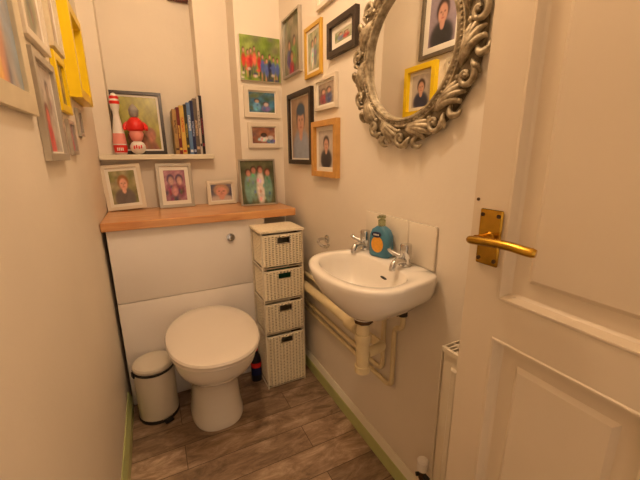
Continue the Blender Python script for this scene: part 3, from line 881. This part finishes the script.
# alcove: hanging frame, only a corner of it in view
frame('dark red-brown frame high in the alcove, only its bottom corner in view', .10, .2, (.402, .5235, 1.968), 0, mat('dark_red_frame', (112, 44, 24), .4, noise=.2), .016, .035, .0,
      group(BEIGE, [(.5, .6, .15, (70, 50, 40), (210, 160, 130), (150, 90, 90), .3)]), prof='flat')

# left wall
LW('large pale framed print nearest the camera on the left wall', -1.06, -.700, 1.258, 1.80, M['cream_frame'], .040, .012, 0,
   group([(140, 160, 180), (150, 166, 176), (206, 176, 150), (110, 136, 160)], [(.62, .22, .1, (60, 80, 110), (60, 84, 120), (50, 76, 120), .08), (.5, .6, .16, (200, 140, 100), (220, 170, 140), (216, 150, 110), .4)]), prof='flat')
LW('white framed photo high on the left wall, right of the large pale print', -.665, -.455, 1.428, 1.70, M['white_frame'], .018, .012, .010,
   group(BEIGE + [(120, 130, 90)], [(.5, .6, .15, (70, 50, 40), (210, 160, 130), (120, 120, 90), .3)]), prof='flat')
LW('deep silver framed photo with pink figures, lowest on the left wall', -.668, -.462, 1.165, 1.405, M['silver'], .018, .014, .004,
   group([(190, 180, 170), (170, 150, 140), (214, 200, 190)], [(.4, .42, .13, (120, 60, 60), (226, 120, 110), (226, 90, 90), .4), (.65, .75, .09, (60, 50, 50), (180, 150, 130), (150, 130, 120), .1)]), prof='flat')
LW('grey framed photo between the white frame and the large yellow frame', -.400, -.248, 1.472, 1.66, M['cream_frame'], .018, .014, .008,
   group(BEIGE, [(.5, .6, .15, (70, 50, 40), (210, 160, 130), (150, 120, 90), .3)]), prof='flat')
LW('small yellow framed photo below and nearer than the large yellow frame', -.415, -.270, 1.302, 1.460, M['yellow_frame'], .022, .012, 0,
   group([(150, 130, 60), (110, 96, 60), (180, 160, 90)], [(.5, .55, .16, (50, 40, 36), (150, 110, 90), (70, 60, 60), .3)]), prof='flat')
LW('small silver framed photo with pink figure, below the small yellow frame', -.360, -.262, 1.181, 1.284, M['silver'], .012, .010, 0,
   group([(150, 120, 130), (180, 140, 140)], [(.5, .55, .2, (70, 50, 60), (210, 120, 120), (190, 70, 90), .3)]), prof='flat')
LW('smallest frame on the left wall, under the large yellow frame', -.150, -.070, 1.245, 1.340, M['silver'], .012, .010, 0,
   group([(120, 100, 120), (160, 140, 140)], [(.5, .55, .2, (60, 50, 60), (190, 140, 120), (100, 80, 110), .3)]), prof='flat')
LW('large yellow framed school portrait of a boy in a dark jumper', -.190, .085, 1.370, 1.672, M['yellow_frame'], .032, .036, .022,
   portrait([(206, 196, 186), (196, 186, 178)], (70, 46, 34), (216, 166, 140), (60, 64, 88), s=.19, hy=.60), prof='flat')
LW('grey framed school portrait of a boy, above the large yellow frame', -.350, -.025, 1.695, 2.08, M['grey_frame'], .022, .024, .038,
   portrait([(150, 136, 150), (166, 150, 160)], (60, 40, 34), (206, 156, 136), (52, 52, 56), s=.21, hy=.62), prof='flat')

# frames standing on the worktop
ZT = .9055
T1 = math.radians(-9)
frame('white framed portrait of a smiling child, leftmost of the photos standing on the worktop', .176, .226, (.046, .330, ZT + .005), math.radians(-4), M['white_frame'], .017, .012, .014,
      portrait([(150, 146, 90), (110, 116, 70), (190, 176, 140), (100, 90, 70)], (156, 100, 56), (226, 170, 146), (110, 100, 96), s=.19, hy=.60), tilt=T1, roll=math.radians(-3.5), prof='flat', stand=True)
frame('silver framed photo of two faces in pink tones, second from left on the worktop', .176, .232, (.282, .322, ZT), math.radians(3), M['silver'], .016, .012, .020,
      group([(150, 100, 120), (190, 140, 150), (170, 120, 130)], [(.3, .66, .17, (80, 56, 96), (200, 160, 150), (150, 90, 110), .2), (.7, .66, .17, (70, 50, 90), (206, 160, 150), (140, 80, 100), .2), (.45, .3, .16, (170, 120, 120), (210, 150, 150), (120, 90, 110), .1)]), tilt=math.radians(-7), prof='flat', stand=True)
frame('small white framed landscape photo of a face, third from left on the worktop', .158, .132, (.520, .328, ZT), 0, M['white_frame'], .016, .012, .006,
      portrait([(90, 90, 110), (150, 130, 130), (60, 70, 100)], (190, 150, 120), (222, 160, 140), (200, 180, 170), s=.33, hy=.55), tilt=math.radians(-8), prof='flat', stand=True)
wed = [(.22, .72, .085, (70, 46, 36), (200, 140, 120), (120, 160, 150), .5), (.38, .78, .085, (60, 40, 30), (200, 140, 120), (130, 170, 156), .5), (.58, .78, .085, (90, 40, 40), (210, 150, 130), (232, 220, 214), .6), (.80, .72, .085, (100, 50, 40), (200, 140, 120), (120, 160, 146), .5)]
frame('silver edged photo of bridesmaids in pale green dresses, rightmost on the worktop', .202, .250, (.694, .178, ZT), math.radians(-2), M['silver'], .009, .012, 0,
      group([(80, 84, 60), (60, 70, 44), (110, 110, 80)], wed), tilt=math.radians(-7), prof='flat', stand=True)

# frame on the alcove shelf
frame('dark wooden framed photo leaning on the alcove shelf behind the toys', .236, .315, (.146, .395, 1.1835), 0, M['black_frame'], .016, .014, .010,
      group([(150, 144, 40), (170, 160, 60), (140, 130, 50)], [(.3, .2, .12, (150, 90, 60), (170, 110, 80), (130, 80, 60), .2), (.75, .25, .14, (150, 90, 60), (180, 110, 80), (140, 80, 56), .3), (.5, .1, .2, (120, 80, 50), (160, 100, 70), (120, 70, 50), .1)]),
      tilt=math.radians(-10), prof='flat')

# ------------------------------------------------------------------ toys on the shelf
t = thing('skittle_toy', 'tall red and white skittle-shaped toy at the left end of the alcove shelf', 'toy', (.051, .350, 1.1835))
prof = [(.020, 0), (.027, .006), (.030, .03), (.0295, .06), (.026, .10), (.019, .145), (.0135, .185), (.0135, .20), (.019, .222), (.0215, .245), (.019, .268), (.010, .282), (.003, .286)]
b = MB(); b.lathe(prof, n=28); b.build('body', M['white'], t)
def band(t, z0, z1, m, pr, extra=.0006):
    q = MB(); pts = []
    for i in range(7):
        z = z0 + (z1 - z0) * i / 6
        for (r0, h0), (r1, h1) in zip(pr[:-1], pr[1:]):
            if h0 <= z <= h1: pts.append((r0 + (r1 - r0) * (z - h0) / (h1 - h0) + extra, z)); break
    q.lathe(pts, n=28); return q.build('painted_band', m, t)
for z0, z1 in ((.004, .045), (.235, .249), (.258, .272)):
    o = band(t, z0, z1, M['red'], prof); o['label'] = 'red band'
o = band(t, .05, .10, M['pink'], prof); o['label'] = 'pink band'
b = MB()
for i in range(4): b.box(-.014 + i * .0075, -.0095 + i * .0075, -.0312, -.030, .018, .032)
o = b.build('lettering', M['white'], t); o['label'] = 'white marks'

t = thing('figure_toy', 'small toy figure in a red coat on a round white base, on the alcove shelf', 'toy', (.128, .346, 1.1835))
b = MB(); b.ellipsoid((0, 0, .034), (.036, .030, .034)); b.build('round_base', M['white'], t)
b = MB()
for i in range(4): b.box(-.019 + i * .0105, -.0125 + i * .0105, -.0312, -.0285, .026 + .003 * (i % 2), .042 + .003 * (i % 2))
o = b.build('lettering', M['red'], t); o['label'] = 'red marks on the base'
b = MB(); b.lathe([(.018, .064), (.024, .07), (.030, .085), (.033, .10), (.028, .112)], n=24); b.build('skirt', M['pink'], t)
b = MB(); b.lathe([(.033, .112), (.041, .120), (.043, .134), (.036, .155), (.022, .172), (.012, .178)], n=28)
b.tube(smoothpath([(-.034, 0, .15), (-.047, -.006, .135), (-.046, -.014, .118)]), .009, 10); b.tube(smoothpath([(.034, 0, .15), (.047, -.006, .135), (.046, -.014, .118)]), .009, 10)
o = b.build('coat', M['red'], t); o['label'] = 'red coat'
b = MB(); b.lathe([(.012, .176), (.019, .186), (.022, .20), (.020, .213), (.012, .222), (.003, .226)], n=24); b.build('head', M['greyplastic'], t)
b = MB(); b.lathe([(.0235, .206), (.024, .210), (.017, .224), (.006, .236), (.002, .240)], n=24); b.build('hat', M['greyplastic'], t)

# ------------------------------------------------------------------ books
books = [ # width, height, colour, label, band colour
    (.019, .226, (176, 140, 84), 'tan spined book, leftmost in the row beside the framed photo', (80, 50, 40)),
    (.016, .236, (120, 40, 34), 'dark red spined book, second from the left in the row', (226, 190, 90)),
    (.021, .246, (214, 178, 84), 'thick yellow and orange spined book, third in the row', (190, 70, 40)),
    (.014, .252, (52, 48, 40), 'narrow black spined book right of the yellow one', (180, 160, 70)),
    (.018, .262, (96, 130, 178), 'pale blue spined book near the middle of the row', (220, 224, 230)),
    (.015, .272, (38, 46, 88), 'navy spined book right of the pale blue one', (160, 170, 200)),
    (.019, .284, (104, 92, 84), 'grey-brown spined book, third from the right end', (200, 170, 140)),
    (.011, .294, (206, 196, 186), 'thin white spined book, second from the right end', (60, 50, 50)),
    (.014, .300, (34, 24, 28), 'black spined book, tallest, at the right end of the row', (140, 40, 60)),
]
x = .304
for w, h, c, lab, bc in books:
    t = thing('book', lab, 'book', (x + w / 2, .352, 1.1835), group='books on the alcove shelf')
    m = mat('book_cover', c, .45, noise=.15, nscale=40); d = .150
    b = MB(); b.box(-w / 2, w / 2, 0, .003, 0, h, .0008); b.box(-w / 2, -w / 2 + .002, .003, d, 0, h); b.box(w / 2 - .002, w / 2, .003, d, 0, h)
    b.build('cover', m, t, smooth=False)
    b = MB(); b.box(-w / 2 + .0022, w / 2 - .0022, .0034, d - .005, .003, h - .004); b.build('pages', M['paper'], t, smooth=False)
    b = MB(); b.box(-w * .30, w * .30, -.0007, -.0001, h * (.34 + .06 * ((h * 1e3) % 4)), h * (.62 + .07 * ((h * 1e3) % 4)))
    b2 = MB(); b2.box(-w * .36, w * .36, -.0007, -.0001, h * (.04 + .05 * ((w * 1e4) % 3)), h * (.09 + .05 * ((w * 1e4) % 3))); b2.build('spine_band', mat('spine_foil', bc, .5), t, smooth=False)
    o = b.build('spine_label', mat('spine_print', bc, .5, rgb2=c, nscale=160), t, smooth=False)
    x += w + .0006

# ------------------------------------------------------------------ round ornate mirror
MY, MZ = -.829, 1.450
t = thing('wall_mirror', 'round mirror in a wide carved pewter scrollwork frame on the right wall', 'mirror', (WR - .011, MY, MZ), (0, 0, math.radians(-88)))
b = MB(); b.lathe([(.186, -.0075), (.186, -.0100), (.180, -.0102), (.002, -.0102)], (0, 0, 0), 'y', 72); b.build('mirror_glass', M['mirror'], t)
b = MB()
b.lathe([(.178, -.0105), (.178, -.020), (.181, -.025), (.186, -.026), (.190, -.022), (.192, -.019), (.196, -.019), (.199, -.023), (.203, -.023), (.206, -.018), (.206, -.010), (.206, -.0105), (.178, -.0103)], (0, 0, 0), 'y', 96, False, False)
for i in range(96):
    a = 2 * PI * i / 96
    b.ellipsoid((.1935 * math.cos(a), -.021, .1935 * math.sin(a)), (.0042, .004, .0042), 6, 4)
b.build('beaded_inner_rim', M['pewter'], t)
b = MB()
b.lathe([(.186, -.001), (.186, -.0070), (.2065, -.014), (.222, -.0185), (.238, -.016), (.250, -.008), (.252, -.001)], (0, 0, 0), 'y', 96, False, False)
b.lathe([(.252, -.001), (.186, -.001)], (0, 0, 0), 'y', 96, False, False)
b.build('frame_base', M['pewter_dark'], t)
b = MB()
def pol(r, a, y): return (r * math.cos(a), -.006 + (y + .006) * .8, r * math.sin(a))
def leaf(r0, a0, pts, w, h=.55, side=1):
    # pts: (dr, da in m along arc, y)
    P = smoothpath([pol(r0 + dr, a0 + side * ds / r0, y) for dr, ds, y in pts], 5)
    n = len(P); R = [w * (.22 + .86 * math.sin(PI * min(1, (i / (n - 1)) * .93 + .06)) ** 1.1) * (1 if i < n - 1 else .4) for i in range(n)]
    b.tube(P, R, 8, flat=h + .4, up=(0, 1, 0))
NS = 11
for i in range(NS):
    a = 2 * PI * i / NS + .12
    s = 1
    # big C scroll
    sp = []
    for k in range(22):
        th = k / 21 * 3.6 * PI / 2 * 1.25
        rr_ = .0235 * (1 - k / 21 * .74)
        sp.append(pol(.239 + rr_ * math.sin(th + .4), a + (rr_ * math.cos(th + .4)) / .236, -.020 - .008 * k / 21))
    b.tube(sp, [.0086 * (1 - .45 * k / 21) for k in range(22)], 8)
    b.ellipsoid(pol(.238, a + .004, -.027), (.0068, .006, .0068), 10, 8)
    # acanthus fan sweeping from the scroll to the next one
    am = a + PI / NS
    leaf(.212, a + .08, [(0, 0, -.016), (.006, .02, -.026), (.016, .042, -.029), (.034, .056, -.020), (.046, .056, -.008)], .0098)
    leaf(.212, a + .08, [(0, 0, -.016), (.004, .024, -.027), (.010, .048, -.030), (.026, .070, -.022), (.040, .078, -.009)], .0100)
    leaf(.212, a + .08, [(-.002, 0, -.016), (-.001, .026, -.026), (.004, .052, -.029), (.016, .080, -.022), (.026, .094, -.010)], .0094)
    leaf(.210, a + .06, [(-.002, 0, -.015), (-.003, .026, -.024), (-.002, .054, -.026), (.004, .082, -.022), (.010, .098, -.014)], .0084)
    # backward curling leaf on the outer side
    leaf(.236, am, [(0, 0, -.016), (.014, -.014, -.024), (.026, -.016, -.022), (.034, -.006, -.014), (.030, .006, -.010)], .0088)
    leaf(.236, a + .16, [(0, 0, -.018), (.012, -.010, -.024), (.022, -.014, -.020), (.032, -.024, -.010)], .0074)
    b.ellipsoid(pol(.216, a - .04, -.022), (.0075, .007, .0075), 10, 8)
    b.ellipsoid(pol(.252, am + .07, -.016), (.0065, .007, .0065), 10, 8)
b.build('carved_scrollwork', M['pewter'], t, angle=60)
t.scale = (.972, .972, .972)
